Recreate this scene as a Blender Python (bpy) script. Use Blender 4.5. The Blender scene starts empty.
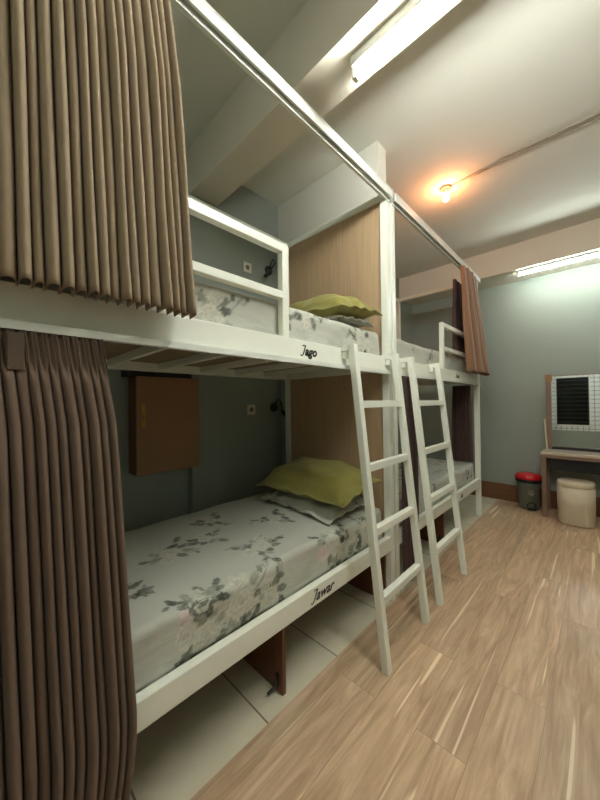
import bpy, bmesh, math, random
import numpy as np
from mathutils import Vector, Matrix
random.seed(7)
PI = math.pi
S = bpy.context.scene
C = S.collection

# ------------------------------------------------------------------ camera, world, exposure
def make_camera():
    yaw, pitch, roll = math.radians(44.03), math.radians(0.589), math.radians(-0.698)
    cy, sy, cp, sp = math.cos(yaw), math.sin(yaw), math.cos(pitch), math.sin(pitch)
    F = Vector((-sy*cp, cy*cp, sp)); R0 = Vector((cy, sy, 0)); U0 = R0.cross(F)
    cr, sr = math.cos(roll), math.sin(roll)
    R = cr*R0 + sr*U0; U = -sr*R0 + cr*U0
    cam = bpy.data.cameras.new('camera'); o = bpy.data.objects.new('camera', cam); C.objects.link(o)
    cam.sensor_fit = 'HORIZONTAL'; cam.sensor_width = 36.0; cam.lens = 36.0*310.83/600.0
    cam.clip_start = 0.02
    M = Matrix(((R.x, U.x, -F.x), (R.y, U.y, -F.y), (R.z, U.z, -F.z))).to_4x4()
    M.translation = Vector((0, 0, 1.31))
    o.matrix_world = M
    S.camera = o
make_camera()
w = bpy.data.worlds.new('world'); S.world = w; w.use_nodes = True
w.node_tree.nodes['Background'].inputs[0].default_value = (0.5, 0.5, 0.5, 1)
w.node_tree.nodes['Background'].inputs[1].default_value = 0.02
S.view_settings.view_transform = 'Standard'; S.view_settings.look = 'None'
S.view_settings.gamma = 1.0; S.view_settings.use_curve_mapping = False
S.view_settings.exposure = 2.08
TUBE_NEAR, TUBE_FAR, TUBE_BACK, BULB = 36.0, 20.0, 15.0, 70.0

# ------------------------------------------------------------------ room numbers
XW, XR, YB, YF, ZC = -2.14, 1.75, -1.45, 4.83, 3.15

# ------------------------------------------------------------------ materials
def srgb(r, g, b):
    f = lambda c: (c/255/12.92) if c/255 <= 0.04045 else ((c/255+0.055)/1.055)**2.4
    return (f(r), f(g), f(b), 1)
def mat(name, col, rough=0.5, metal=0.0, noise=0.0, nscale=8.0, bump=0.0, bscale=60.0, stretch=None, spec=None, sheen=0.0, clear=0.0):
    m = bpy.data.materials.new(name); m.use_nodes = True
    nt = m.node_tree; N, L = nt.nodes, nt.links; b = N['Principled BSDF']
    b.inputs['Base Color'].default_value = col; b.inputs['Roughness'].default_value = rough
    b.inputs['Metallic'].default_value = metal
    if spec is not None: b.inputs['Specular IOR Level'].default_value = spec
    if sheen: b.inputs['Sheen Weight'].default_value = sheen
    if clear: b.inputs['Coat Weight'].default_value = clear
    tc = N.new('ShaderNodeTexCoord'); mp = N.new('ShaderNodeMapping'); L.new(tc.outputs['Object'], mp.inputs['Vector'])
    if stretch: mp.inputs['Scale'].default_value = stretch
    if noise:
        n = N.new('ShaderNodeTexNoise'); n.inputs['Scale'].default_value = nscale; n.inputs['Detail'].default_value = 6
        L.new(mp.outputs[0], n.inputs['Vector'])
        r = N.new('ShaderNodeValToRGB')
        r.color_ramp.elements[0].position = 0.3; r.color_ramp.elements[1].position = 0.7
        r.color_ramp.elements[0].color = [c*(1-noise) for c in col[:3]]+[1]
        r.color_ramp.elements[1].color = [min(1, c*(1+noise)) for c in col[:3]]+[1]
        L.new(n.outputs['Fac'], r.inputs['Fac']); L.new(r.outputs['Color'], b.inputs['Base Color'])
    if bump:
        n2 = N.new('ShaderNodeTexNoise'); n2.inputs['Scale'].default_value = bscale; n2.inputs['Detail'].default_value = 4
        L.new(mp.outputs[0], n2.inputs['Vector'])
        bp = N.new('ShaderNodeBump'); bp.inputs['Strength'].default_value = bump; bp.inputs['Distance'].default_value = 0.01
        L.new(n2.outputs['Fac'], bp.inputs['Height']); L.new(bp.outputs['Normal'], b.inputs['Normal'])
    return m
def emit(name, col, strength):
    m = bpy.data.materials.new(name); m.use_nodes = True; N = m.node_tree.nodes
    b = N['Principled BSDF']; b.inputs['Base Color'].default_value = (0.8, 0.8, 0.8, 1)
    b.inputs['Emission Color'].default_value = col; b.inputs['Emission Strength'].default_value = strength
    return m

M = {}
M['wall'] = mat('sage_wall_paint', srgb(150, 157, 147), 0.6, noise=0.03, nscale=2.0, bump=0.05, bscale=25)
M['ceiling'] = mat('ceiling_paint', srgb(222, 220, 208), 0.8, noise=0.02, nscale=1.5, bump=0.04, bscale=12)
M['beam'] = mat('beam_paint', srgb(220, 212, 196), 0.75, noise=0.02, nscale=2, bump=0.05, bscale=12)
M['white_metal'] = mat('white_painted_metal', srgb(238, 239, 226), 0.32, noise=0.02, nscale=6, bump=0.03, bscale=40)
M['track'] = mat('white_aluminium_track', srgb(228, 230, 222), 0.3)
M['ply'] = mat('plywood_base', srgb(150, 132, 110), 0.7, noise=0.1, nscale=4, stretch=(1, 6, 1))
M['panel'] = mat('light_wood_laminate', srgb(188, 160, 126), 0.5, noise=0.10, nscale=9, stretch=(9, 9, 0.35), bump=0.03)
M['dark_panel'] = mat('reddish_brown_board', srgb(104, 62, 38), 0.45, noise=0.12, nscale=8, stretch=(5, 5, 0.5))
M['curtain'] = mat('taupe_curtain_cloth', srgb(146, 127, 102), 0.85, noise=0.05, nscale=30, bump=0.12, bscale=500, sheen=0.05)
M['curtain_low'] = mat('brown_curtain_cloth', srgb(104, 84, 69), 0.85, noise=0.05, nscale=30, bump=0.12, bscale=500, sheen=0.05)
M['curtain_far'] = mat('cinnamon_curtain_cloth', srgb(132, 98, 72), 0.8, noise=0.05, nscale=30, bump=0.1, bscale=500, sheen=0.2)
M['curtain_plum'] = mat('plum_brown_curtain_cloth', srgb(76, 54, 50), 0.85, noise=0.05, nscale=30, bump=0.1, bscale=500)
M['tape'] = mat('curtain_header_tape', srgb(92, 76, 60), 0.8, noise=0.06, nscale=60)
M['green'] = mat('olive_green_pillowcase', srgb(138, 131, 62), 0.85, noise=0.08, nscale=12, bump=0.35, bscale=22, sheen=0.2)
M['black'] = mat('black_plastic', srgb(24, 24, 26), 0.4)
M['black_ink'] = mat('black_lettering', srgb(20, 20, 20), 0.5)
M['chrome'] = mat('steel', srgb(170, 168, 160), 0.3, metal=0.9)
M['socket'] = mat('cream_socket_plastic', srgb(222, 218, 200), 0.4)
M['socket_grey'] = mat('grey_socket_inset', srgb(120, 120, 108), 0.5)
M['box'] = mat('brown_cabinet_laminate', srgb(150, 110, 74), 0.5, noise=0.06, nscale=5, stretch=(1, 1, 0.3))
M['brass'] = mat('brass', srgb(190, 150, 70), 0.35, metal=0.8)
M['baseboard'] = mat('brown_baseboard', srgb(112, 74, 44), 0.45, noise=0.15, nscale=6, stretch=(0.6, 6, 6))
M['desk_wood'] = mat('taupe_brown_desk_wood', srgb(134, 110, 92), 0.5, noise=0.10, nscale=8, stretch=(0.8, 4, 4))
M['desk_top'] = mat('pale_desk_top', srgb(204, 190, 170), 0.2, noise=0.05, nscale=5, stretch=(0.6, 5, 5), clear=0.3)
M['mirror'] = mat('mirror_glass', (0.85, 0.88, 0.86, 1), 0.02, metal=1.0)
M['stool'] = mat('cream_stool_vinyl', srgb(208, 194, 168), 0.5, noise=0.03, nscale=8, bump=0.05)
M['red'] = mat('red_bin_lid', srgb(196, 24, 34), 0.25, clear=0.4)
M['bin'] = mat('grey_bin_plastic', srgb(98, 100, 86), 0.4, noise=0.05)
M['black_glass'] = mat('black_window_glass', srgb(8, 14, 13), 0.12)
M['white_frame'] = mat('white_window_frame', srgb(232, 234, 230), 0.4)
M['wire'] = mat('cream_cable_trunking', srgb(150, 138, 122), 0.6)
M['lamp_body'] = mat('white_lamp_housing', srgb(176, 178, 170), 0.45)
M['tube_near'] = emit('near_fluorescent_tube', (0.97, 1.0, 0.95, 1), TUBE_NEAR)
M['tube_far'] = emit('far_fluorescent_tube', (0.90, 1.0, 0.95, 1), TUBE_FAR)
M['tube_back'] = emit('rear_fluorescent_tube', (0.95, 1.0, 0.90, 1), TUBE_BACK)
M['bulb'] = emit('warm_bulb_glass', (1.0, 0.38, 0.15, 1), BULB)

def sheet_mat():
    m = bpy.data.materials.new('floral_cotton_sheet'); m.use_nodes = True; N, L = m.node_tree.nodes, m.node_tree.links
    b = N['Principled BSDF']; b.inputs['Roughness'].default_value = 0.8
    a = N.new('ShaderNodeAttribute'); a.attribute_name = 'print'; L.new(a.outputs['Color'], b.inputs['Base Color'])
    tc = N.new('ShaderNodeTexCoord')
    n = N.new('ShaderNodeTexNoise'); n.inputs['Scale'].default_value = 5; n.inputs['Detail'].default_value = 3
    mp = N.new('ShaderNodeMapping'); mp.inputs['Scale'].default_value = (2.2, 1, 3); L.new(tc.outputs['Object'], mp.inputs[0]); L.new(mp.outputs[0], n.inputs['Vector'])
    bp = N.new('ShaderNodeBump'); bp.inputs['Strength'].default_value = 0.5; bp.inputs['Distance'].default_value = 0.02
    L.new(n.outputs['Fac'], bp.inputs['Height']); L.new(bp.outputs['Normal'], b.inputs['Normal'])
    return m
M['sheet'] = sheet_mat()

def floor_mat():
    m = bpy.data.materials.new('oak_vinyl_planks'); m.use_nodes = True; N, L = m.node_tree.nodes, m.node_tree.links
    b = N['Principled BSDF']; b.inputs['Roughness'].default_value = 0.36
    tc = N.new('ShaderNodeTexCoord')
    mp = N.new('ShaderNodeMapping'); mp.inputs['Rotation'].default_value = (0, 0, PI/2); L.new(tc.outputs['Object'], mp.inputs[0])
    br = N.new('ShaderNodeTexBrick'); br.offset = 0.37; br.inputs['Scale'].default_value = 1
    br.inputs['Brick Width'].default_value = 1.22; br.inputs['Row Height'].default_value = 0.184
    br.inputs['Mortar Size'].default_value = 0.0008; br.inputs['Mortar Smooth'].default_value = 0.6
    br.inputs['Color1'].default_value = (0, 0, 0, 1); br.inputs['Color2'].default_value = (1, 1, 1, 1); br.inputs['Mortar'].default_value = (0.3, 0.3, 0.3, 1)
    L.new(mp.outputs[0], br.inputs['Vector'])
    # per plank offset of the grain
    sc = N.new('ShaderNodeVectorMath'); sc.operation = 'SCALE'; L.new(br.outputs['Color'], sc.inputs[0]); sc.inputs['Scale'].default_value = 7.3
    ad = N.new('ShaderNodeVectorMath'); ad.operation = 'ADD'; L.new(mp.outputs[0], ad.inputs[0]); L.new(sc.outputs[0], ad.inputs[1])
    g = N.new('ShaderNodeMapping'); g.inputs['Scale'].default_value = (1.0, 8, 1); L.new(ad.outputs[0], g.inputs[0])
    n1 = N.new('ShaderNodeTexNoise'); n1.inputs['Scale'].default_value = 2.0; n1.inputs['Detail'].default_value = 8; n1.inputs['Distortion'].default_value = 1.4; n1.inputs['Roughness'].default_value = 0.62
    L.new(g.outputs[0], n1.inputs['Vector'])
    r1 = N.new('ShaderNodeValToRGB'); e = r1.color_ramp.elements
    e[0].position = 0.28; e[0].color = srgb(172, 142, 112); e[1].position = 0.72; e[1].color = srgb(228, 201, 170)
    mid = e.new(0.5); mid.color = srgb(204, 173, 140)
    L.new(n1.outputs['Fac'], r1.inputs['Fac'])
    # fine grain lines
    g2 = N.new('ShaderNodeMapping'); g2.inputs['Scale'].default_value = (0.8, 30, 1); L.new(ad.outputs[0], g2.inputs[0])
    n2 = N.new('ShaderNodeTexNoise'); n2.inputs['Scale'].default_value = 3.0; n2.inputs['Detail'].default_value = 5; L.new(g2.outputs[0], n2.inputs['Vector'])
    r2 = N.new('ShaderNodeValToRGB'); r2.color_ramp.elements[0].position = 0.35; r2.color_ramp.elements[0].color = (0.86, 0.84, 0.82, 1); r2.color_ramp.elements[1].position = 0.6; r2.color_ramp.elements[1].color = (1, 1, 1, 1)
    L.new(n2.outputs['Fac'], r2.inputs['Fac'])
    mx = N.new('ShaderNodeMix'); mx.data_type = 'RGBA'; mx.blend_type = 'MULTIPLY'; mx.inputs[0].default_value = 0.8
    L.new(r1.outputs['Color'], mx.inputs[6]); L.new(r2.outputs['Color'], mx.inputs[7])
    # long pale streaks
    g3 = N.new('ShaderNodeMapping'); g3.inputs['Scale'].default_value = (0.55, 17, 1); g3.inputs['Location'].default_value = (3.1, 1.7, 0); L.new(ad.outputs[0], g3.inputs[0])
    n3 = N.new('ShaderNodeTexNoise'); n3.inputs['Scale'].default_value = 1.7; n3.inputs['Detail'].default_value = 1.5; L.new(g3.outputs[0], n3.inputs['Vector'])
    r3 = N.new('ShaderNodeValToRGB'); r3.color_ramp.elements[0].position = 0.655; r3.color_ramp.elements[0].color = (0, 0, 0, 1); r3.color_ramp.elements[1].position = 0.685; r3.color_ramp.elements[1].color = (0.9, 0.9, 0.9, 1)
    L.new(n3.outputs['Fac'], r3.inputs['Fac'])
    mx2 = N.new('ShaderNodeMix'); mx2.data_type = 'RGBA'; L.new(r3.outputs['Color'], mx2.inputs[0]); L.new(mx.outputs[2], mx2.inputs[6]); mx2.inputs[7].default_value = srgb(246, 228, 200)
    # plank to plank tone and joints
    r4 = N.new('ShaderNodeValToRGB'); r4.color_ramp.elements[0].color = (0.86, 0.86, 0.86, 1); r4.color_ramp.elements[1].color = (1.08, 1.08, 1.08, 1)
    L.new(br.outputs['Color'], r4.inputs['Fac'])
    mx3 = N.new('ShaderNodeMix'); mx3.data_type = 'RGBA'; mx3.blend_type = 'MULTIPLY'; mx3.inputs[0].default_value = 1; L.new(mx2.outputs[2], mx3.inputs[6]); L.new(r4.outputs['Color'], mx3.inputs[7])
    mx4 = N.new('ShaderNodeMix'); mx4.data_type = 'RGBA'; L.new(br.outputs['Fac'], mx4.inputs[0]); L.new(mx3.outputs[2], mx4.inputs[6]); mx4.inputs[7].default_value = srgb(120, 92, 66)
    L.new(mx4.outputs[2], b.inputs['Base Color'])
    bp = N.new('ShaderNodeBump'); bp.inputs['Strength'].default_value = 0.08; bp.inputs['Distance'].default_value = 0.004
    L.new(n2.outputs['Fac'], bp.inputs['Height']); L.new(bp.outputs['Normal'], b.inputs['Normal'])
    return m
M['floor'] = floor_mat()
def grid_mat(name, w_, h_, off, col, grout, mortar, rough, rot=(0, 0, 0)):
    m = bpy.data.materials.new(name); m.use_nodes = True; N, L = m.node_tree.nodes, m.node_tree.links
    b = N['Principled BSDF']; b.inputs['Roughness'].default_value = rough
    tc = N.new('ShaderNodeTexCoord'); mp = N.new('ShaderNodeMapping'); mp.inputs['Location'].default_value = off; mp.inputs['Rotation'].default_value = rot
    L.new(tc.outputs['Object'], mp.inputs[0])
    br = N.new('ShaderNodeTexBrick'); br.offset = 0.0; br.inputs['Scale'].default_value = 1
    br.inputs['Brick Width'].default_value = w_; br.inputs['Row Height'].default_value = h_
    br.inputs['Mortar Size'].default_value = mortar; br.inputs['Mortar Smooth'].default_value = 0.2
    br.inputs['Color1'].default_value = col; br.inputs['Color2'].default_value = [c*0.96 for c in col[:3]]+[1]; br.inputs['Mortar'].default_value = grout
    L.new(mp.outputs[0], br.inputs['Vector']); L.new(br.outputs['Color'], b.inputs['Base Color'])
    return m
M['tiles'] = grid_mat('cream_floor_tiles', 0.465, 0.465, (1.46, -0.36+0.465, 0), srgb(216, 208, 184), srgb(128, 116, 92), 0.004, 0.3)
M['wall_tiles'] = grid_mat('white_wall_tiles', 0.11, 0.11, (0, 0, 0), srgb(236, 240, 240), srgb(90, 96, 98), 0.006, 0.25, rot=(PI/2, 0, 0))

# ------------------------------------------------------------------ mesh helpers
def obj(name, bm, m, parent=None, smooth=False, loc=None):
    me = bpy.data.meshes.new(name); bm.normal_update(); bm.to_mesh(me); bm.free()
    me.materials.append(m)
    if smooth:
        for p in me.polygons: p.use_smooth = True
    o = bpy.data.objects.new(name, me); C.objects.link(o)
    if parent: o.parent = parent
    if loc: o.location = loc
    return o
def tag(o, label, cat, group=None):
    o['label'] = label; o['category'] = cat
    if group: o['group'] = group
    return o
def thing(name, label, cat, loc=(0, 0, 0), group=None):
    o = bpy.data.objects.new(name, None); C.objects.link(o); o.location = loc; o.empty_display_size = 0.1
    return tag(o, label, cat, group)
def struct(name, bm, m, parent=None):
    o = obj(name, bm, m, parent)
    if not parent: o['kind'] = 'structure'
    return o
def add_box(bm, x0, x1, y0, y1, z0, z1, bev=0.0):
    vs = [bm.verts.new((x, y, z)) for z in (z0, z1) for y in (y0, y1) for x in (x0, x1)]
    F = [(0, 2, 3, 1), (4, 5, 7, 6), (0, 1, 5, 4), (2, 6, 7, 3), (0, 4, 6, 2), (1, 3, 7, 5)]
    fs = [bm.faces.new([vs[i] for i in f]) for f in F]
    if bev:
        es = list({e for f in fs for e in f.edges})
        bmesh.ops.bevel(bm, geom=es, offset=bev, segments=2, affect='EDGES', profile=0.6)
    return bm
def box(x0, x1, y0, y1, z0, z1, bev=0.0):
    return add_box(bmesh.new(), min(x0, x1), max(x0, x1), min(y0, y1), max(y0, y1), min(z0, z1), max(z0, z1), bev)
def frame_of(d):
    d = d.normalized(); up = Vector((0, 0, 1)) if abs(d.z) < 0.95 else Vector((1, 0, 0))
    a = d.cross(up).normalized(); return a, a.cross(d).normalized()
def add_tube(bm, pts, r, n=12, cap=True):
    pts = [Vector(p) for p in pts]; rings = []
    rr = r if isinstance(r, (list, tuple)) else [r]*len(pts)
    a = None
    for i, p in enumerate(pts):
        d = (pts[min(i+1, len(pts)-1)] - pts[max(i-1, 0)]).normalized()
        if a is None: a, b = frame_of(d)
        else:
            a = (a - d*a.dot(d)).normalized(); b = a.cross(d)
        rings.append([bm.verts.new(p + rr[i]*(math.cos(t)*a + math.sin(t)*b)) for t in [2*PI*k/n for k in range(n)]])
    for r0, r1 in zip(rings, rings[1:]):
        for k in range(n): bm.faces.new((r0[k], r0[(k+1) % n], r1[(k+1) % n], r1[k]))
    if cap:
        bm.faces.new(rings[0][::-1]); bm.faces.new(rings[-1])
    return bm
def tube(pts, r, n=12): 
    b = add_tube(bmesh.new(), pts, r, n); bmesh.ops.recalc_face_normals(b, faces=b.faces); return b
def beam_between(p0, p1, wy, wx, bev=0.003):
    """square bar from p0 to p1 (in a Y = const plane), wy wide along Y, wx deep"""
    p0, p1 = Vector(p0), Vector(p1); d = (p1-p0); L_ = d.length; d.normalize()
    yv = Vector((0, 1, 0)); xv = yv.cross(d).normalized()
    bm = box(-wx/2, wx/2, -wy/2, wy/2, 0, L_, bev)
    Mx = Matrix((xv, yv, d)).transposed().to_4x4(); Mx.translation = p0
    bmesh.ops.transform(bm, matrix=Mx, verts=bm.verts); bmesh.ops.recalc_face_normals(bm, faces=bm.faces)
    return bm
def lathe(prof, n=40, sx=1.0, sy=1.0):
    bm = bmesh.new(); rings = []
    for r, z in prof: rings.append([bm.verts.new((sx*r*math.cos(2*PI*k/n), sy*r*math.sin(2*PI*k/n), z)) for k in range(n)])
    for a, b in zip(rings, rings[1:]):
        for k in range(n): bm.faces.new((a[k], a[(k+1) % n], b[(k+1) % n], b[k]))
    bm.faces.new(rings[0][::-1]); bm.faces.new(rings[-1])
    bmesh.ops.recalc_face_normals(bm, faces=bm.faces)
    return bm
def dup(root, offset, label, group=None):
    r = root.copy(); C.objects.link(r); r.location = Vector(root.location) + Vector(offset); r['label'] = label
    if group: r['group'] = group
    for ch in list(root.children):
        c = ch.copy(); C.objects.link(c); c.parent = r
        for g in ch.children:
            d = g.copy(); C.objects.link(d); d.parent = c
    return r

# ------------------------------------------------------------------ room
struct('floor', box(-1.0, XR, YB, YF, -0.05, 0.0), M['floor'])
struct('floor', box(XW, -1.0, YB, YF, -0.05, -0.003), M['tiles'])
struct('ceiling', box(XW-0.1, XR+0.1, YB-0.1, YF+0.1, ZC, ZC+0.1), M['ceiling'])
struct('wall_left', box(XW-0.1, XW, YB, YF, -0.05, ZC), M['wall'])
struct('wall_far', box(XW-0.1, XR+0.1, YF, YF+0.1, -0.05, ZC), M['wall'])
struct('wall_right', box(XR, XR+0.1, YB, YF, -0.05, ZC), M['wall'])
struct('wall_rear', box(XW-0.1, XR+0.1, YB-0.1, YB, -0.05, ZC), M['wall'])
struct('trim_1', box(XW, XR, 1.05, 1.265, 2.82, ZC), M['beam'])                    # ceiling beam that carries the near lamp
struct('trim_2', box(XW, XR, 4.38, YF, 2.843, ZC), M['beam'])                       # beam over the far wall
struct('trim_3', box(XW, -1.10, 1.95, 2.07, 2.76, ZC), M['ceiling'])               # short drop wall over the partition
struct('trim_4', box(XW, XW+0.06, 1.05, 1.31, 0, 2.82), M['wall'])                 # pilaster under the beam
struct('trim_5', box(XW, XW+0.09, 1.96, 2.10, 0, 2.76), M['wall'])                 # pilaster in the corner
struct('baseboard_far', box(XW, XR, YF-0.018, YF, -0.003, 0.215, 0.003), M['baseboard'])
struct('baseboard_right', box(XR-0.018, XR, YB, YF-0.02, 0, 0.215, 0.003), M['baseboard'])

# rear wall: white tiled surround with a dark louvred window (seen in the mirror)
struct('wall_rear_tiles', box(-0.98, 0.35, YB, YB+0.012, 0.50, 1.96), M['wall_tiles'])
wf = bmesh.new()
for (x0, x1, z0, z1) in ((-0.89, -0.86, 0.62, 1.93), (-0.21, -0.18, 0.62, 1.93), (-0.89, -0.18, 0.62, 0.65), (-0.89, -0.18, 1.90, 1.93)):
    add_box(wf, x0, x1, YB+0.012, YB+0.05, z0, z1)
wo = struct('window_1', wf, M['white_frame'])
obj('window_glass', box(-0.86, -0.21, YB+0.014, YB+0.02, 0.65, 1.90), M['black_glass'], wo)
lv = bmesh.new()
for k in range(11):
    z = 0.72 + k*0.11
    add_box(lv, -0.86, -0.21, YB+0.022, YB+0.04, z, z+0.012)
obj('louvres', lv, M['black'], wo)

# ------------------------------------------------------------------ lights
def tube_lamp(label, x0, x1, y, z_top, mt, r=0.014, slim=False):
    t = thing('fluorescent_light', label, 'ceiling light', ((x0+x1)/2, y, z_top))
    h = (x1-x0)/2
    if not slim:
        obj('housing', box(-h, h, -0.028, 0.028, -0.048, 0, 0.006), M['lamp_body'], t)
        zc = -0.075
        yc = 0.0
    else:
        obj('housing', box(-h, h, -0.018, 0.018, -0.026, 0, 0.004), M['lamp_body'], t)
        zc = -0.048; yc = 0.0
    for s in (-1, 1):
        obj('lamp_holder', box(s*h, s*(h-0.02), yc-0.014, yc+0.014, zc-0.018, -0.024, 0.003), M['socket'], t)
    obj('tube', tube([(-h+0.02, yc, zc), (h-0.02, yc, zc)], r, 14), mt, t, smooth=True)
    return t
tube_lamp('long white fluorescent light under the ceiling beam near the top of the view', -0.76, 0.50, 1.155, 2.82, M['tube_near'], r=0.019)
tube_lamp('thin white fluorescent light along the beam over the far wall', -0.69, 0.50, 4.435, 2.843, M['tube_far'], r=0.012, slim=True)
tube_lamp('fluorescent light on the ceiling behind the viewer', 0.05, 1.30, -0.9, ZC, M['tube_back'], r=0.014)

bl = thing('ceiling_bulb', 'small round warm orange bulb in a ring shaped holder on the ceiling', 'light bulb', (-0.93, 2.80, ZC))
obj('ceiling_rose', lathe([(0.0, 0), (0.045, 0), (0.047, -0.010), (0.03, -0.018), (0.0, -0.018)][::-1], 28), M['wire'], bl, True)
obj('bulb_holder', lathe([(0.0, -0.055), (0.018, -0.055), (0.020, -0.02), (0.0, -0.018)], 20), M['socket'], bl, True)
bp_ = [(0.001, -0.115)]
for k in range(1, 9):
    a = PI*k/10; bp_.append((0.026*math.sin(a), -0.089-0.026*math.cos(a)))
bp_.append((0.014, -0.055))
obj('bulb', lathe(bp_, 24), M['bulb'], bl, True)
cb = bmesh.new()
add_tube(cb, [(-0.88, 2.80, ZC-0.006), (-0.62, 2.775, ZC-0.008), (-0.52, 2.75, ZC-0.007), (0.2, 2.765, ZC-0.007), (XR, 2.77, ZC-0.007)], 0.007, 8)
add_tube(cb, [(-0.80, 2.80, ZC-0.006), (-0.62, 2.79, ZC-0.012), (-0.5, 2.80, ZC-0.006), (0.2, 2.83, ZC-0.006), (XR, 2.86, ZC-0.006)], 0.0045, 8)
bmesh.ops.recalc_face_normals(cb, faces=cb.faces)
tag(obj('ceiling_cable', cb, M['wire'], smooth=True), 'pair of thin cables running across the ceiling to the orange bulb', 'cable')

# ------------------------------------------------------------------ bunk beds
X0, X1 = -1.0, -2.0     # front and rear faces of the bunk frames
P = 0.05
ZL0, ZL1, ZU0, ZU1, ZT0, ZT1 = 0.335, 0.425, 1.515, 1.607, 2.655, 2.715
def ribbon(bm, pts, ws, sh, size, ox=0.0):
    P_ = [Vector((ox+x*size+sh*y*size, y*size)) for x, y in pts]; L_, R_ = [], []
    for i, p in enumerate(P_):
        d = (P_[min(i+1, len(P_)-1)]-P_[max(i-1, 0)]).normalized(); n = Vector((-d.y, d.x))*ws[i]*size/2
        L_.append(bm.verts.new((p.x+n.x, p.y+n.y, 0.0004))); R_.append(bm.verts.new((p.x-n.x, p.y-n.y, 0.0004)))
    for i in range(len(P_)-1): bm.faces.new((L_[i], R_[i], R_[i+1], L_[i+1]))
def lettering(text, y, z, size, parent, shear=0.25, label=None):
    cu = bpy.data.curves.new('lettering', 'FONT'); cu.body = text[1:]; cu.size = size*0.9; cu.shear = shear; cu.offset = size*(0.04 if len(text) < 5 else 0.026)
    cu.resolution_u = 3; cu.space_character = 1.0
    to = bpy.data.objects.new('lettering_source', cu); C.objects.link(to)
    bpy.context.view_layer.update()
    me = bpy.data.meshes.new_from_object(to.evaluated_get(bpy.context.evaluated_depsgraph_get()))
    bpy.data.objects.remove(to); bpy.data.curves.remove(cu)
    me.transform(Matrix.Translation((size*0.40, 0, 0)))
    bm = bmesh.new(); bm.from_mesh(me)
    ribbon(bm, [(0.0, .60), (.02, .67), (.12, .69), (.36, .67)], [.03, .07, .09, .07], shear, size)
    ribbon(bm, [(.29, .69), (.27, .45), (.24, .2), (.19, .03), (.09, -.07), (-.01, -.05), (-.03, .02)], [.11, .12, .12, .11, .09, .09, .11], shear, size)
    bmesh.ops.recalc_face_normals(bm, faces=bm.faces); bm.to_mesh(me); bm.free()
    Mx = Matrix(((0, 0, 1), (1, 0, 0), (0, 1, 0))).to_4x4()
    Mx.translation = Vector((X0-0.0014, y, z)); me.transform(Mx)
    me.materials.clear(); me.materials.append(M['black_ink'])
    o = bpy.data.objects.new('name_lettering', me); C.objects.link(o); o.parent = parent; o['label'] = label or 'black painted name'
    return o

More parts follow.
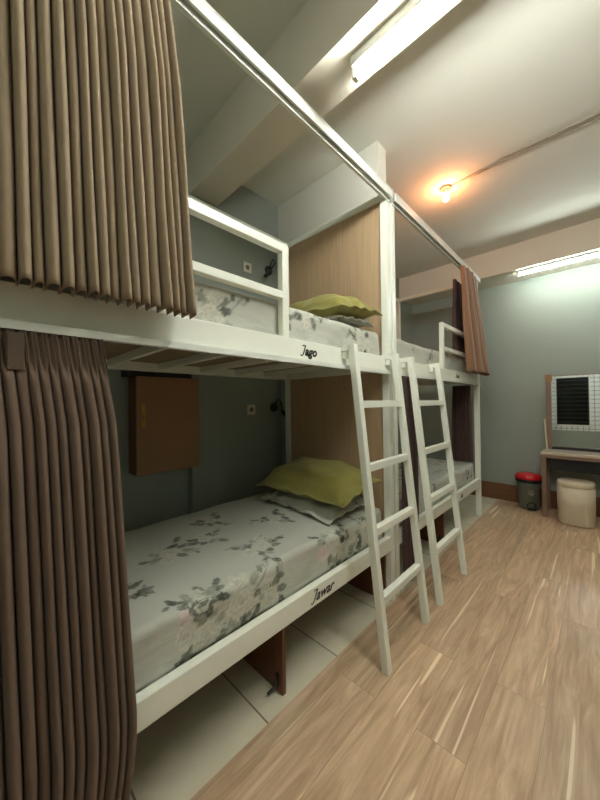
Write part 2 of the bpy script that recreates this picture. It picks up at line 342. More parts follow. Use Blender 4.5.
def make_bunk(label, y0, y1, gy0, gy1, up_name, low_name, name_y, low_y, panels, head_panel):
    t = thing('bunk_bed', label, 'bunk bed', (0, 0, 0), 'white metal bunk beds')
    for (xa, xb) in ((X0, X0-P), (X1+P, X1)):
        for (ya, yb) in ((y0, y0+P), (y1-P, y1)):
            obj('post', box(xa, xb, ya, yb, 0 if xb < -1.02 else -0.003, ZT1, 0.003), M['white_metal'], t)
    for (za, zb) in ((ZL0, ZL1), (ZU0, ZU1)):
        obj('side_rail', box(X0-0.002, X0-0.04, y0+P, y1-P, za, zb, 0.003), M['white_metal'], t)
        obj('side_rail', box(X1+0.04, X1+0.002, y0+P, y1-P, za, zb-0.03, 0.003), M['white_metal'], t)
        for ya in (y0+0.005, y1-0.045):
            obj('end_rail', box(X1+P, X0-P, ya, ya+0.04, za, zb-0.03, 0.003), M['white_metal'], t)
        n = 6
        for k in range(n):
            y = y0 + 0.39 + (y1-y0-0.7)*k/(n-1)
            obj('cross_bar', box(X1+0.04, X0-0.04, y-0.014, y+0.014, za+0.015, za+0.05, 0.002), M['white_metal'], t)
        obj('bed_board', box(X1+0.045, X0-0.045, y0+0.05, y1-0.05, za+0.05, za+0.062), M['ply'], t)
    # top frame with curtain track
    obj('top_rail', box(X0-0.005, X0-0.022, y0+P, y1-P, ZT0+0.012, ZT1, 0.003), M['white_metal'], t)
    obj('top_rail', box(X1+0.045, X1+0.005, y0+P, y1-P, ZT0+0.015, ZT1, 0.003), M['white_metal'], t)
    for ya in (y0+0.005, y1-0.045):
        obj('top_rail', box(X1+P, X0-P, ya, ya+0.04, ZT0+0.015, ZT1, 0.003), M['white_metal'], t)
    tr = bmesh.new()
    add_box(tr, X0+0.0, X0+0.030, y0+0.01, y1-0.01, ZT0+0.056, ZT0+0.066)
    add_box(tr, X0-0.004, X0+0.006, y0+0.01, y1-0.01, ZT0-0.002, ZT0+0.060)
    add_box(tr, X0+0.022, X0+0.030, y0+0.01, y1-0.01, ZT0+0.010, ZT0+0.060)
    obj('curtain_track', tr, M['track'], t)
    tr = bmesh.new()
    add_box(tr, X0-0.024, X0+0.022, y0+P+0.005, y1-0.06, ZU0-0.009, ZU0-0.003)
    add_box(tr, X0-0.002, X0+0.003, y0+0.01, y1-0.06, ZU0-0.024, ZU0-0.009)
    add_box(tr, X0+0.017, X0+0.022, y0+0.01, y1-0.06, ZU0-0.024, ZU0-0.009)
    obj('curtain_track', tr, M['track'], t)
    # guard rail
    g = bmesh.new()
    ya, yb = gy0, gy1
    inner = gy1 if gy1 < y1-0.3 else gy0
    sgn = -1 if inner == gy1 else 1
    add_box(g, X0-0.004, X0-0.038, min(inner, inner+sgn*0.038), max(inner, inner+sgn*0.038), ZU1-0.01, 2.022)
    a_, b_ = (gy0, gy1-0.038) if sgn == -1 else (gy0+0.038, gy1)
    add_box(g, X0-0.004, X0-0.038, a_, b_, 1.984, 2.022)
    add_box(g, X0-0.004, X0-0.038, a_, b_, 1.775, 1.808)
    bmesh.ops.recalc_face_normals(g, faces=g.faces)
    bmesh.ops.bevel(g, geom=list(g.edges), offset=0.002, segments=1, affect='EDGES')
    obj('guard_rail', g, M['white_metal'], t)
    for y in panels:
        p_ = obj('support_panel', box(X1+0.02, X0-0.042, y, y+0.02, 0.0, ZL0+0.014, 0.002), M['dark_panel'], t)
        lb = bmesh.new(); add_box(lb, X0-0.085, X0-0.068, y-0.006, y, 0.03, 0.085, 0.002)
        add_tube(lb, [(X0-0.076, y-0.008, 0.075), (X0-0.078, y-0.012, 0.03), (X0-0.092, y-0.05, 0.012)], 0.006, 8)
        bmesh.ops.recalc_face_normals(lb, faces=lb.faces)
        obj('latch', lb, M['black'], p_)
    if head_panel:
        for (za, zb) in ((ZL1-0.03, ZU0-0.0), (ZU1-0.03, ZT0+0.015)):
            obj('head_panel', box(X1+0.05, X0-0.05, y1-0.032, y1-0.014, za, zb), M['panel'], t)
    lettering(up_name[0], name_y, ZU0+0.022, up_name[1], t)
    lettering(low_name[0], low_y, ZL0+0.022, low_name[1], t, shear=0.4)
    return t
make_bunk('white metal bunk bed nearest the camera with Jago and Jawar painted on its rails', -0.16, 1.93, -0.11, 0.975,
          ('Jago', 0.066), ('Jawar', 0.075), 1.047, 1.10, (0.945, 1.86), True)
make_bunk('white metal bunk bed further off, next to the far wall', 1.945, 4.02, 2.885, 3.97,
          ('Joko', 0.06), ('Jati', 0.06), 3.20, 3.28, (2.93,), False)

# ------------------------------------------------------------------ floral sheets
FRONT = [(0.0, .66, 1, 0.8, 1), (-0.14, .68, 2, 1.15, 0), (-0.09, .83, 3, 1.3, 0), (-0.14, .98, 0.5, 1.0, 0), (-0.04, 1.42, 1, 1.1, 1), (-0.12, 1.52, 2, 1.1, 0), (-0.07, 1.74, 4, 1.1, 0),
         (.45, .74, .4, 1.0, 0), (.17, 1.07, 1.4, 1.0, 0), (.24, .50, 2.2, .45, 0), (.66, 1.08, 3, .8, 1), (.40, 1.36, .8, .9, 0), (.47, 1.66, 2, 1.0, 0), (.46, .93, 3, .8, 0), (.05, .36, 3, .4, 0), (.72, .42, 1, .8, 0), (.3, .1, 1, 1, 0)]
def sheet_print(px, py, seed, clusters=None):
    """px = across the bed (unfolded, 0 = front top edge, + to the wall), py = along the bed"""
    rng = np.random.RandomState(seed); n = len(px)
    base = np.array([0.50, 0.50, 0.43]); col = np.tile(base, (n, 1))
    cells = []
    gx = np.arange(-0.12, 1.0, 0.36); gy = np.arange(-0.2, 2.4, 0.48)
    for i, y in enumerate(gy):
        for j, x in enumerate(gx):
            cells.append((x + (0.18 if i % 2 else 0) + rng.uniform(-.05, .05), y + rng.uniform(-.07, .07), rng.uniform(0, 6.28), 1.15, i % 2))
    if seed == 3: cells = FRONT
    def leaf(cx, cy, ang, L_, W_, c, al=0.85):
        nonlocal col
        k = (np.abs(px-cx) < L_*1.2) & (np.abs(py-cy) < L_*1.2)
        if not k.any(): return
        dx, dy = px[k]-cx, py[k]-cy
        u = (dx*math.cos(ang)+dy*math.sin(ang))/L_; v = (-dx*math.sin(ang)+dy*math.cos(ang))/W_
        prof = np.clip(1-u*u, 0, 1)
        ins = (np.abs(v) < prof) & (np.abs(u) < 1)
        vein = (np.abs(v) < 0.10)
        a = np.where(ins, al, 0.0)*np.where(vein, 0.55, 1.0)
        col[k] = col[k]*(1-a[:, None]) + np.array(c)*a[:, None]
    def stem(x0, y0, x1, y1, bend, c):
        nonlocal col
        k = (px > min(x0, x1)-.05) & (px < max(x0, x1)+.05) & (py > min(y0, y1)-.05) & (py < max(y0, y1)+.05)
        if not k.any(): return
        L_ = math.hypot(x1-x0, y1-y0); ux, uy = (x1-x0)/L_, (y1-y0)/L_
        u = (px[k]-x0)*ux+(py[k]-y0)*uy; v = -(px[k]-x0)*uy+(py[k]-y0)*ux
        a = np.where((u > 0) & (u < L_) & (np.abs(v-bend*np.sin(PI*u/L_)) < 0.0035), 0.55, 0)
        col[k] = col[k]*(1-a[:, None]) + np.array(c)*a[:, None]
    def rose(cx, cy, R, ph, c0, c1):
        nonlocal col
        k = (np.abs(px-cx) < R*1.3) & (np.abs(py-cy) < R*1.3)
        if not k.any(): return
        dx, dy = px[k]-cx, py[k]-cy; r = np.hypot(dx, dy)/R; th = np.arctan2(dy, dx)+ph
        edge = 1+0.11*np.cos(5*th)+0.04*np.cos(9*th+1)
        rr = r/edge
        pet = (rr*3.2 + th/(2*PI)*1.0 + 0.16*np.cos(5*th+rr*7)) % 1.0
        sh = 0.35+0.65*np.power(pet, 0.7)
        sh = np.where(rr < 0.2, sh*0.75, sh)
        c = np.array(c0)[None]*(1-sh[:, None]) + np.array(c1)[None]*sh[:, None]
        a = np.clip((1-rr)*14, 0, 1)*0.92
        col[k] = col[k]*(1-a[:, None]) + c*a[:, None]
    dk = (0.05, 0.06, 0.04); dk2 = (0.13, 0.14, 0.10); gr = (0.30, 0.31, 0.24)
    for ci, (cx, cy, ph, K, pink) in enumerate(cells):
        for s in range(3):
            a = ph+s*2.1+rng.uniform(-.3, .3); L_ = rng.uniform(.10, .16)*K
            ex, ey = cx+L_*math.cos(a), cy+L_*math.sin(a)
            stem(cx, cy, ex, ey, 0.02, dk2)
            for q in np.linspace(0.35, 1.0, 5):
                sx_, sy_ = cx+q*L_*math.cos(a), cy+q*L_*math.sin(a)
                side = 1 if rng.rand() < .5 else -1
                aa = a+side*rng.uniform(.5, 1.0); ll = rng.uniform(.016, .028)
                leaf(sx_+ll*math.cos(aa), sy_+ll*math.sin(aa), aa, ll, ll*.48, (dk, dk2, gr)[rng.randint(3)], 0.8)
        for s in range(8):
            a = ph+s*.8; rr_ = rng.uniform(.05, .085)*K
            leaf(cx+rr_*math.cos(a), cy+rr_*math.sin(a), a+rng.uniform(-.5, .5), rng.uniform(.028, .042), .017, (dk, dk2, gr)[rng.randint(3)], 0.85)
        for s in range(3):
            a = ph+1+s*2.2; rad = (.052, .040, .033)[s]*K; off = (.0, .075, .075)[s]*K
            c1 = (0.66, 0.64, 0.54); c0 = (0.27, 0.27, 0.21)
            if s == 1 and pink: c1 = (0.68, 0.56, 0.52); c0 = (0.50, 0.39, 0.36)
            rose(cx+off*math.cos(a), cy+off*math.sin(a), rad, ph+s, c0, c1)
    return np.clip(col, 0, 1)
def rounded_box(sx, sy, sz, r, step, wob=0.0, seed=0):
    """verts (centred x,y, z from 0), faces; merged"""
    nx, ny, nz = [max(2, int(round(v/step))) for v in (sx, sy, sz)]
    idx = {}; V = []; F = []
    def vid(i, j, k):
        if (i, j, k) not in idx:
            idx[(i, j, k)] = len(V); V.append((i/nx*sx-sx/2, j/ny*sy-sy/2, k/nz*sz))
        return idx[(i, j, k)]
    for i in range(nx):
        for j in range(ny):
            F.append((vid(i, j, nz), vid(i+1, j, nz), vid(i+1, j+1, nz), vid(i, j+1, nz)))
            F.append((vid(i, j, 0), vid(i, j+1, 0), vid(i+1, j+1, 0), vid(i+1, j, 0)))
    for j in range(ny):
        for k in range(nz):
            F.append((vid(nx, j, k), vid(nx, j+1, k), vid(nx, j+1, k+1), vid(nx, j, k+1)))
            F.append((vid(0, j, k), vid(0, j, k+1), vid(0, j+1, k+1), vid(0, j+1, k)))
    for i in range(nx):
        for k in range(nz):
            F.append((vid(i, 0, k), vid(i+1, 0, k), vid(i+1, 0, k+1), vid(i, 0, k+1)))
            F.append((vid(i, ny, k), vid(i, ny, k+1), vid(i+1, ny, k+1), vid(i+1, ny, k)))
    P0 = np.array(V); 
    lo = np.array([-sx/2+r, -sy/2+r, r]); hi = np.array([sx/2-r, sy/2-r, sz-r])
    inn = np.clip(P0, lo, hi); d = P0-inn; m = np.abs(d).max(axis=1); ln = np.linalg.norm(d, axis=1)
    out = np.where((m > 1e-9)[:, None], inn + d/np.maximum(ln, 1e-9)[:, None]*m[:, None], P0)
    return P0, out, F
def sheet_mesh(name, P0, out, F, seed, sx, sz, sy, cell=None):
    me = bpy.data.meshes.new(name); me.from_pydata(out.tolist(), [], F); me.update()
    me.materials.append(M['sheet'])
    for p in me.polygons: p.use_smooth = True
    # unfolded cloth coordinates: front = +x side
    px = sx/2 - P0[:, 0]; px = np.where(P0[:, 0] > sx/2-1e-6, -(sz-P0[:, 2]), px)
    py = P0[:, 1]+sy/2
    col = sheet_print(px, py, seed)
    at = me.attributes.new('print', 'FLOAT_COLOR', 'POINT')
    at.data.foreach_set('color', np.column_stack([col, np.ones(len(col))]).astype(np.float32).ravel())
    return me
def mattress(label, y0, y1, z0, z1, step, seed, mirror=False):
    sx, sy, sz = 0.90, y1-y0, z1-z0
    P0, out, F = rounded_box(sx, sy, sz, 0.035, step)
    x, y, z = out[:, 0], out[:, 1], out[:, 2]
    t = np.clip(z/sz, 0, 1)
    # soft waviness of cover, loose folds along the front side
    out[:, 2] += t*(0.004*np.sin(5.1*y+2*x)+0.003*np.sin(11*x+3*y)+0.002*np.sin(17*y-6*x))
    front = np.clip((x-(sx/2-0.05))/0.05, 0, 1)
    out[:, 0] += front*(0.004*np.sin(9*y+16*z)+0.003*np.sin(23*y-25*z))
    me = sheet_mesh('mattress', P0, out, F, seed, sx, sz, sy)
    o = bpy.data.objects.new('mattress', me); C.objects.link(o); o.location = ((X0-0.048)-sx/2, (y0+y1)/2, z0)
    return tag(o, label, 'mattress')
mattress('floral sheeted mattress on the lower bunk nearest the camera, under the two pillows', -0.10, 1.87, ZL0+0.062, 0.605, 0.0065, 3)
mattress('floral sheeted mattress on the upper bunk above the painted name Jago', -0.10, 1.87, ZU0+0.062, 1.775, 0.01, 5)
mattress('floral sheeted mattress on the lower far bunk by the far wall', 2.02, 3.94, ZL0+0.062, 0.605, 0.012, 8)
mattress('floral sheeted mattress on the upper far bunk beside the hanging cinnamon curtain', 2.02, 3.94, ZU0+0.062, 1.775, 0.012, 11)

# ------------------------------------------------------------------ pillows
def pillow_arrays(L_, W_, H_, seed, n=64, wr=1.5):
    rng = np.random.RandomState(seed)
    V = []; F = []; P0 = []
    u = np.linspace(-1, 1, n); Ug, Vg = np.meshgrid(u, u, indexing='ij')
    pinch = 1-0.07*(1-Ug**2)*1.0
    X = L_/2*Ug*(1-0.02*(1-Vg**2)); Y = W_/2*Vg*(1-0.03*(1-Ug**2))
    b = np.clip((1-Ug**4)*(1-Vg**4), 0, 1)
    h = H_/2*np.power(b, 0.52)*(0.8+0.2*np.cos(Ug*1.6)*np.cos(Vg*1.5))
    ph = rng.uniform(0, 6, 6)
    rad = np.hypot(Ug, Vg)
    ang = np.arctan2(Vg, Ug)
    w_ = wr*(0.006*np.sin(9*ang+ph[0])*np.clip(rad-0.45, 0, 1)*2 + 0.004*np.sin(7*Ug+5*Vg+ph[1])+0.003*np.sin(13*Ug-9*Vg+ph[2]))*np.power(b, 0.4)
    edge_ = np.maximum(np.abs(Ug), np.abs(Vg)); b2 = np.clip(1-(edge_/0.90), 0, 1)
    h = H_/2*np.power(np.clip((1-(Ug/0.90)**4)*(1-(Vg/0.90)**4), 0, 1)*(edge_ < 0.90), 0.5)*(0.8+0.2*np.cos(Ug*1.6)*np.cos(Vg*1.5))+0.003
    rise = -0.05*(np.abs(Ug)*np.abs(Vg))**3
    fl = 0.010*np.sin(14*ang+ph[3])*np.clip((edge_-0.85)/0.15, 0, 1); rise = rise+fl*2
    top = np.stack([X, Y, h+w_+rise*0.3], -1); bot = np.stack([X, Y, -h*0.55+rise*0.3-0.002], -1)
    return Ug, Vg, top, bot, n
def pillow_mesh(name, L_, W_, H_, seed, m=None, printed=False):
    Ug, Vg, top, bot, n = pillow_arrays(L_, W_, H_, seed)
    V = np.concatenate([top.reshape(-1, 3), bot.reshape(-1, 3)]); F = []
    o2 = n*n
    for i in range(n-1):
        for j in range(n-1):
            a, b, c, d = i*n+j, (i+1)*n+j, (i+1)*n+j+1, i*n+j+1
            F.append((a, b, c, d)); F.append((o2+a, o2+d, o2+c, o2+b))
    bd = [i*n for i in range(n)] + [(n-1)*n+j for j in range(1, n)] + [i*n+n-1 for i in range(n-2, -1, -1)] + [j for j in range(n-2, 0, -1)]
    for k in range(len(bd)):
        a, b = bd[k], bd[(k+1) % len(bd)]
        F.append((b, a, o2+a, o2+b))
    me = bpy.data.meshes.new(name); me.from_pydata(V.tolist(), [], F); me.update()
    if printed:
        me.materials.append(M['sheet'])
        uv = np.concatenate([np.stack([(Ug+1)*W_/2+.1, (Vg+1)*L_/2+.3], -1).reshape(-1, 2)]*2)
        col = sheet_print(uv[:, 0], uv[:, 1], seed)
        at = me.attributes.new('print', 'FLOAT_COLOR', 'POINT')
        at.data.foreach_set('color', np.column_stack([col, np.ones(len(col))]).astype(np.float32).ravel())
    else: me.materials.append(m)
    for p in me.polygons: p.use_smooth = True
    return me
def place(name, me, loc, rot, label, cat, group=None):
    o = bpy.data.objects.new(name, me); C.objects.link(o); o.location = loc; o.rotation_euler = rot
    return tag(o, label, cat, group)
place('pillow', pillow_mesh('pillow', 0.68, 0.42, 0.11, 4, printed=True), (-1.45, 1.615, 0.648), (0.08, 0.0, -0.05), 'grey floral pillow lying beneath the green pillow on the lower bunk', 'pillow')
place('pillow', pillow_mesh('pillow', 0.74, 0.46, 0.25, 9, M['green']), (-1.42, 1.62, 0.775), (0.16, 0.02, 0.05), 'plump olive green pillow on the lower bunk nearest the camera', 'pillow')
place('pillow', pillow_mesh('pillow', 0.60, 0.38, 0.10, 14, printed=True), (-1.36, 1.62, 1.822), (0.05, 0.0, 0.02), 'pale floral pillow beneath the green pillow on the upper bunk', 'pillow')
place('pillow', pillow_mesh('pillow', 0.70, 0.42, 0.23, 21, M['green']), (-1.36, 1.62, 1.895), (0.08, 0.05, -0.03), 'olive green pillow on the upper bunk against the light wood panel', 'pillow')

# ------------------------------------------------------------------ curtains
def curtain_mesh(name, n_folds, z_top, z_bot, path, amp, seed=0, nz=60, per=18, m=None, thick=0.002, header=None, irregular=0.5, wave_pow=0.6, lean=None):
    """path(s, z) -> (x, y, tangent-normal (nx, ny)); folds swing along the normal"""
    rng = np.random.RandomState(seed); ns = n_folds*per+1
    aj = 1+irregular*(rng.rand(n_folds)-0.5); wj = 1+irregular*0.8*(rng.rand(n_folds)-0.5); wj /= wj.sum()
    edges = np.concatenate([[0], np.cumsum(wj)])
    V = []; F = []
    for iz in range(nz+1):
        q = iz/nz; z = z_top+(z_bot-z_top)*q
        for i in range(ns):
            f = min(i//per, n_folds-1); loc_ = (i-f*per)/per
            s = edges[f]+(edges[f+1]-edges[f])*loc_
            wv = math.sin(PI*min(1, max(0, (loc_-0.09)/0.82)))**wave_pow
            a = amp(q)*aj[f]*wv
            s2 = s + 0.16*(edges[f+1]-edges[f])*math.sin(2*PI*loc_)*-1
            if header and q < header[0]:
                k = 1-(q/header[0])
                k = min(1, k*3.0)
                a = a*(1-k) + header[1]*(0.5+0.5*math.cos(2*PI*loc_*header[2]))*k
            x, y, nx, ny = path(s2, q)
            wob = 0.0025*math.sin(3*q*PI+f*1.7)*min(1, q*2)
            if z < z_bot+0.072: a += 0.0022
            V.append((x+nx*(a+wob), y+ny*(a+wob), z-0.005*(1-wv)*q**6))
    for iz in range(nz):
        for i in range(ns-1):
            a = iz*ns+i; F.append((a, a+1, a+ns+1, a+ns))
    A = np.array(V).reshape(nz+1, ns, 3)
    du = np.gradient(A, axis=1); dv = np.gradient(A, axis=0); nn = np.cross(du, dv); nn /= np.maximum(np.linalg.norm(nn, axis=2, keepdims=True), 1e-9)
    B = (A + nn*thick).reshape(-1, 3).tolist(); o2 = len(V)
    F2 = [tuple(o2+i for i in f[::-1]) for f in F]
    rim = []
    for i in range(ns-1):
        for r in (0, nz): a_ = r*ns+i; rim.append((a_, a_+1, o2+a_+1, o2+a_) if r else (a_+1, a_, o2+a_, o2+a_+1))
    for r in range(nz):
        for c in (0, ns-1): a_ = r*ns+c; rim.append((a_, a_+ns, o2+a_+ns, o2+a_) if c == 0 else (a_+ns, a_, o2+a_, o2+a_+ns))
    me = bpy.data.meshes.new(name); me.from_pydata(V+B, [], F+F2+rim); me.update(); me.materials.append(m)
    for p in me.polygons: p.use_smooth = True
    return me
def curtain(label, me, hooks=None, rot=None):
    o = bpy.data.objects.new('curtain', me); C.objects.link(o); tag(o, label, 'curtain')
    if hooks:
        ys, x, z = hooks
        for y in ys:
            h = bmesh.new(); add_tube(h, [(x, y, z+0.012), (x+0.003, y, z+0.002), (x, y, z-0.008)], 0.003, 6)
            bmesh.ops.recalc_face_normals(h, faces=h.faces); obj('hook', h, M['socket'], o)
    return o
# upper near curtain
def p_up(s, q):
    y_r = 0.418+0.058*q**0.7; y_l = -0.20
    return (-0.982+0.03*q, y_l+(y_r-y_l)*s, 1, 0)
me = curtain_mesh('curtain', 25, ZT0-0.004, 1.590, p_up, lambda q: 0.022+0.030*min(1, q*3)+0.008*max(0, q-0.7)/0.3, 3, m=M['curtain'], header=(0.045, 0.012, 3), irregular=0.55)
cu1 = curtain('taupe pleated curtain hanging from the top rail of the near bunk', me, ([-0.18+0.03*k for k in range(20)], X0+0.013, ZT0+0.002))
# lower near curtain
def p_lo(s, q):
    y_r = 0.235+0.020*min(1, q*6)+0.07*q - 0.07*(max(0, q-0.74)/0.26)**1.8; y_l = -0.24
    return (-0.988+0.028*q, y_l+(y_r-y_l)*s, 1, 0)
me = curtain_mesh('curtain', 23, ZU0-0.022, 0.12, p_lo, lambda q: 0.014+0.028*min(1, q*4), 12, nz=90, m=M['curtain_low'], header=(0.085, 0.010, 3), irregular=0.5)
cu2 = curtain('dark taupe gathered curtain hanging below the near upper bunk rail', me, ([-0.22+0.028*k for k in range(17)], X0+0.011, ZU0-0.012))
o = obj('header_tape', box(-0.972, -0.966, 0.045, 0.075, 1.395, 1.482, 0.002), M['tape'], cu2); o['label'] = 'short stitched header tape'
# far upper curtain: a tied bundle over the guard rail
def bundle(x0, y0, x1, y1, nx, ny, top_w, bot_w, dx=0, dy=0):
    def f(s, q):
        w_ = top_w+(bot_w-top_w)*q; c = s-0.5
        ux, uy = x1-x0, y1-y0
        return (x0+ux*0.5+ux*c*w_+dx*q, y0+uy*0.5+uy*c*w_+dy*q, nx, ny)
    return f
me = curtain_mesh('curtain', 6, ZT0-0.004, 1.60, bundle(-0.975, 3.24, -0.975, 3.84, 1, 0, 0.75, 1.12, 0.03, 0.13), lambda q: 0.035+0.045*q, 31, m=M['curtain_far'])
curtain('cinnamon brown curtain gathered outside the far upper bunk', me, ([3.34+0.08*k for k in range(6)], X0+0.013, ZT0+0.002))
me = curtain_mesh('curtain', 5, 2.60, 1.785, bundle(-1.10, 3.42, -1.10, 3.86, 1, 0, 0.7, 1.0), lambda q: 0.02+0.022*q, 32, m=M['curtain_plum'])
curtain('dark plum brown curtain tucked inside the far upper guard rail', me)
# far lower curtain, inside the bunk
me = curtain_mesh('curtain', 7, 1.49, 0.625, bundle(-1.05, 3.90, -1.27, 3.90, 0, -1, 0.85, 1.0), lambda q: 0.02+0.03*min(1, q*4), 33, m=M['curtain_plum'])
curtain('dark plum brown curtain at the foot of the far lower bunk', me)
me = curtain_mesh('curtain', 6, ZU0-0.024, 0.12, bundle(-0.99, 2.02, -0.99, 2.24, 1, 0, 0.85, 1.0, 0.0, 0.0), lambda q: 0.012+0.012*min(1, q*4), 34, m=M['curtain_plum'])
curtain('narrow dark plum curtain between the two white ladders and the middle posts', me)

# ------------------------------------------------------------------ ladders
def make_ladder(label, y0, y1):
    t = thing('ladder', label, 'ladder', (0, 0, 0), 'white metal bunk ladders')
    xb, xt, zt = -0.765, -0.938, 1.617
    for y in (y0+0.02, y1-0.02):
        obj('stile', beam_between((xb, y, 0.0), (xt, y, zt), 0.036, 0.038), M['white_metal'], t)
    for z in (0.325, 0.655, 0.972, 1.300):
        x = xb+(xt-xb)*z/zt
        obj('rung', box(x-0.018, x+0.018, y0+0.04, y1-0.04, z-0.019, z+0.019, 0.003), M['white_metal'], t)
    for y in (y0+0.02, y1-0.02):
        h = bmesh.new()
        add_box(h, X0-0.030, xt-0.006, y-0.018, y+0.018, ZU1+0.001, ZU1+0.009); add_box(h, X0+0.001, xt-0.008, y-0.018, y+0.018, ZU1-0.022, ZU1+0.0005)
        obj('hook', h, M['white_metal'], t)
        obj('rubber_pad', box(X0+0.001, xt-0.030, y-0.014, y+0.014, ZU1-0.058, ZU1-0.024, 0.004), M['white_metal'], t)
    for y in (y0+0.02, y1-0.02):
        pass
    return t
make_ladder('white metal ladder leaning on the near bunk beside the name Jago', 1.355, 1.865)
make_ladder('white metal ladder leaning on the far bunk, past the middle posts', 2.052, 2.585)

# ------------------------------------------------------------------ wall fittings
def socket(label, y, z):
    t = thing('wall_socket', label, 'socket', (XW, y, z), 'sockets behind the near bunk')
    obj('plate', box(0, 0.010, -0.042, 0.042, -0.042, 0.042, 0.003), M['socket'], t)
    i_ = obj('inset', lathe([(0.0, 0), (0.020, 0), (0.020, 0.002), (0.0, 0.002)], 20), M['socket_grey'], t)
    i_.rotation_euler = (0, PI/2, 0); i_.location = (0.010, 0, 0)
    return t
socket('small square cream socket on the wall of the upper near bunk', 1.585, 2.465)
socket('small square cream socket on the dark wall of the lower near bunk', 1.61, 1.26)
def reading_lamp(label, y, z, dy, dz):
    t = thing('reading_lamp', label, 'wall lamp', (XW, y, z), 'reading lamps behind the near bunk')
    b = obj('base', lathe([(0, 0), (0.040, 0), (0.040, 0.012), (0.034, 0.02), (0, 0.02)], 28), M['black'], t, True); b.rotation_euler = (0, PI/2, 0)
    obj('arm', tube([(0.015, 0, 0.0), (0.05, -0.01, 0.05), (0.07, 0.0, 0.08), (0.08, 0.015, 0.05), (0.075, dy*0.4, dz*0.3)], 0.006, 10), M['black'], t, True)
    obj('head', tube([(0.075, dy*0.3, dz*0.25), (0.075, dy*0.5, dz*0.5), (0.078, dy, dz)], [0.009, 0.016, 0.017], 14), M['black'], t, True)
    return t
reading_lamp('black bendy reading lamp on the wall of the upper near bunk', 1.82, 2.51, -0.10, -0.10)
reading_lamp('black bendy reading lamp on the dark wall of the lower near bunk', 1.865, 1.275, 0.10, -0.09)

# hanging wall cabinet
cx0, cx1, cy0, cy1, cz0, cz1 = XW, -1.99, 0.655, 1.055, 0.885, 1.485
cab = thing('wall_cabinet', 'small brown wooden cabinet hung on the dark wall over the lower bunk', 'cabinet', (cx0, cy0, cz0))
bm = box(0.004, cx1-cx0-0.016, 0, cy1-cy0, 0, cz1-cz0, 0.002); obj('body', bm, M['dark_panel'], cab)
d = obj('door', box(cx1-cx0-0.015, cx1-cx0, 0.0, cy1-cy0, 0, cz1-cz0, 0.002), M['box'], cab)
hb = bmesh.new()
add_box(hb, cx1-cx0, cx1-cx0+0.006, 0.028, 0.048, 0.29, 0.34, 0.001); add_box(hb, cx1-cx0, cx1-cx0+0.006, 0.028, 0.048, 0.36, 0.43, 0.001)
add_tube(hb, [(cx1-cx0+0.008, 0.038, 0.32), (cx1-cx0+0.018, 0.038, 0.35), (cx1-cx0+0.008, 0.038, 0.38)], 0.004, 8)
obj('hasp', hb, M['brass'], d)
obj('top_strip', box(0.0, cx1-cx0-0.02, -0.04, cy1-cy0-0.04, cz1-cz0+0.001, cz1-cz0+0.05, 0.002), M['black'], cab)  # black strip along the cabinet top, shifted towards the near end

# ------------------------------------------------------------------ vanity desk, mirror, stool, bin
vx0, vx1, vy0, vy1, vh = -0.49, 0.05, 4.42, 4.80, 0.73
de = thing('vanity_desk', 'small taupe wooden vanity desk with pale top against the far wall', 'desk', (vx0, vy0, 0))
W_, D_ = vx1-vx0, vy1-vy0
obj('desk_top', box(-0.005, W_+0.005, -0.01, D_, vh-0.028, vh, 0.003), M['desk_top'], de)
for (xa, xb) in ((0, 0.04), (W_-0.04, W_)):
    for (ya, yb) in ((0, 0.04), (D_-0.04, D_)):
        obj('leg', box(xa, xb, ya, yb, 0, vh-0.03, 0.002), M['desk_wood'], de)
obj('apron', box(0, W_, -0.004, 0.016, vh-0.065, vh-0.029, 0.002), M['desk_wood'], de)
obj('drawer_case', box(0.042, W_-0.042, 0.05, D_-0.02, vh-0.20, vh-0.03, 0.002), M['black'], de)
mi = thing('vanity_mirror', 'wide mirror in a wooden frame standing on the vanity desk', 'mirror', (-0.47, 4.75, vh))
obj('mirror_glass', box(0.045, 0.52, -0.004, 0.0, 0.035, 0.86), M['mirror'], mi)
obj('backing', box(0.03, 0.53, 0.001, 0.014, 0.02, 0.87, 0.002), M['desk_wood'], mi)
obj('frame_post', box(0.0, 0.05, -0.014, 0.016, 0.005, 0.80, 0.006), M['desk_wood'], mi)
obj('frame_post', box(0.515, 0.55, -0.014, 0.016, 0.005, 0.80, 0.004), M['desk_wood'], mi)
obj('frame_cap', box(-0.006, 0.062, -0.018, 0.018, 0.80, 0.885, 0.006), M['box'], mi)
obj('frame_rail', box(0.04, 0.55, -0.012, 0.012, 0.0, 0.03, 0.002), M['black'], mi)
obj('side_stand', beam_between((0.005, -0.06, 0.0), (-0.012, -0.06, 0.36), 0.03, 0.018), M['stool'], mi)

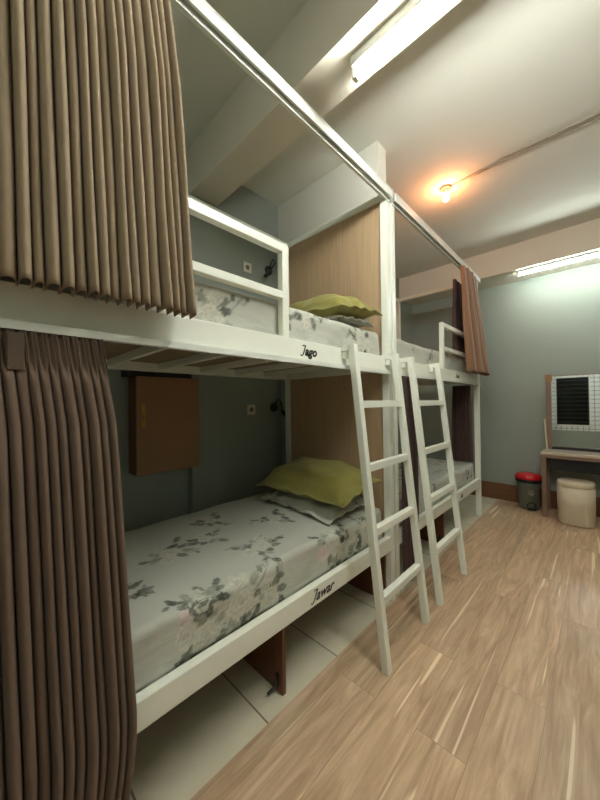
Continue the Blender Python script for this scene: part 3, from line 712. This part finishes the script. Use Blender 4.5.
st = thing('stool', 'cream vinyl drum stool tucked under the vanity desk', 'stool', (-0.205, 4.43, 0))
def superdrum(a, b, prof, n=56, e=2.7):
    bm = bmesh.new(); rings = []
    for s, z in prof:
        ring = []
        for k in range(n):
            t_ = 2*PI*k/n; c_, s_ = math.cos(t_), math.sin(t_)
            ring.append(bm.verts.new((a*s*math.copysign(abs(c_)**(2/e), c_), b*s*math.copysign(abs(s_)**(2/e), s_), z)))
        rings.append(ring)
    for r0, r1 in zip(rings, rings[1:]):
        for k in range(n): bm.faces.new((r0[k], r0[(k+1) % n], r1[(k+1) % n], r1[k]))
    bm.faces.new(rings[0][::-1]); bm.faces.new(rings[-1]); bmesh.ops.recalc_face_normals(bm, faces=bm.faces); return bm
obj('body', superdrum(0.155, 0.155, [(0.93, 0), (0.97, 0.015), (1.0, 0.20), (1.0, 0.395)]), M['stool'], st, True)
obj('seat', superdrum(0.155, 0.155, [(0.985, 0.396), (1.0, 0.402), (1.0, 0.425), (0.97, 0.442), (0.80, 0.447), (0.3, 0.449)]), M['stool'], st, True)

bi = thing('pedal_bin', 'grey round pedal bin with red lid beside the vanity desk', 'bin', (-0.645, 4.66, 0))
obj('body', lathe([(0.098, 0), (0.104, 0.01), (0.118, 0.30), (0.120, 0.325)], 40), M['bin'], bi, True)
obj('rim', lathe([(0.124, 0.322), (0.134, 0.330), (0.136, 0.365), (0.130, 0.37)], 40), M['black'], bi, True)
obj('lid', lathe([(0.138, 0.362), (0.144, 0.375), (0.140, 0.395), (0.115, 0.418), (0.07, 0.430), (0.02, 0.434)], 40), M['red'], bi, True)
fx, fy = 0.35, -0.937
pd = bmesh.new()
add_tube(pd, [(-0.045, 0, 0.035), (-0.04, 0, 0.07), (-0.02, 0, 0.092), (0.02, 0, 0.092), (0.04, 0, 0.07), (0.045, 0, 0.035)], 0.006, 8)
add_box(pd, -0.04, 0.04, -0.035, 0.0, 0.02, 0.032, 0.003)
bmesh.ops.recalc_face_normals(pd, faces=pd.faces)
ang = math.radians(20)
o = obj('pedal', pd, M['black'], bi); o.location = (0.108*math.sin(ang), -0.108*math.cos(ang), 0); o.rotation_euler = (0, 0, ang)
em = bmesh.new()
for k in range(7):
    a = 2*PI*k/7
    add_tube(em, [(0.024*math.cos(a), -0.001, 0.21+0.026*math.sin(a)), (0.024*math.cos(a), -0.004, 0.21+0.026*math.sin(a))], 0.008, 10)
add_tube(em, [(0, -0.001, 0.205), (0, -0.005, 0.205)], 0.013, 16)
bmesh.ops.recalc_face_normals(em, faces=em.faces)
o = obj('emblem', em, M['chrome'], bi); o.location = (0.114*math.sin(ang), -0.114*math.cos(ang), 0); o.rotation_euler = (0, 0, ang); o['label'] = 'small silver rosette emblem'
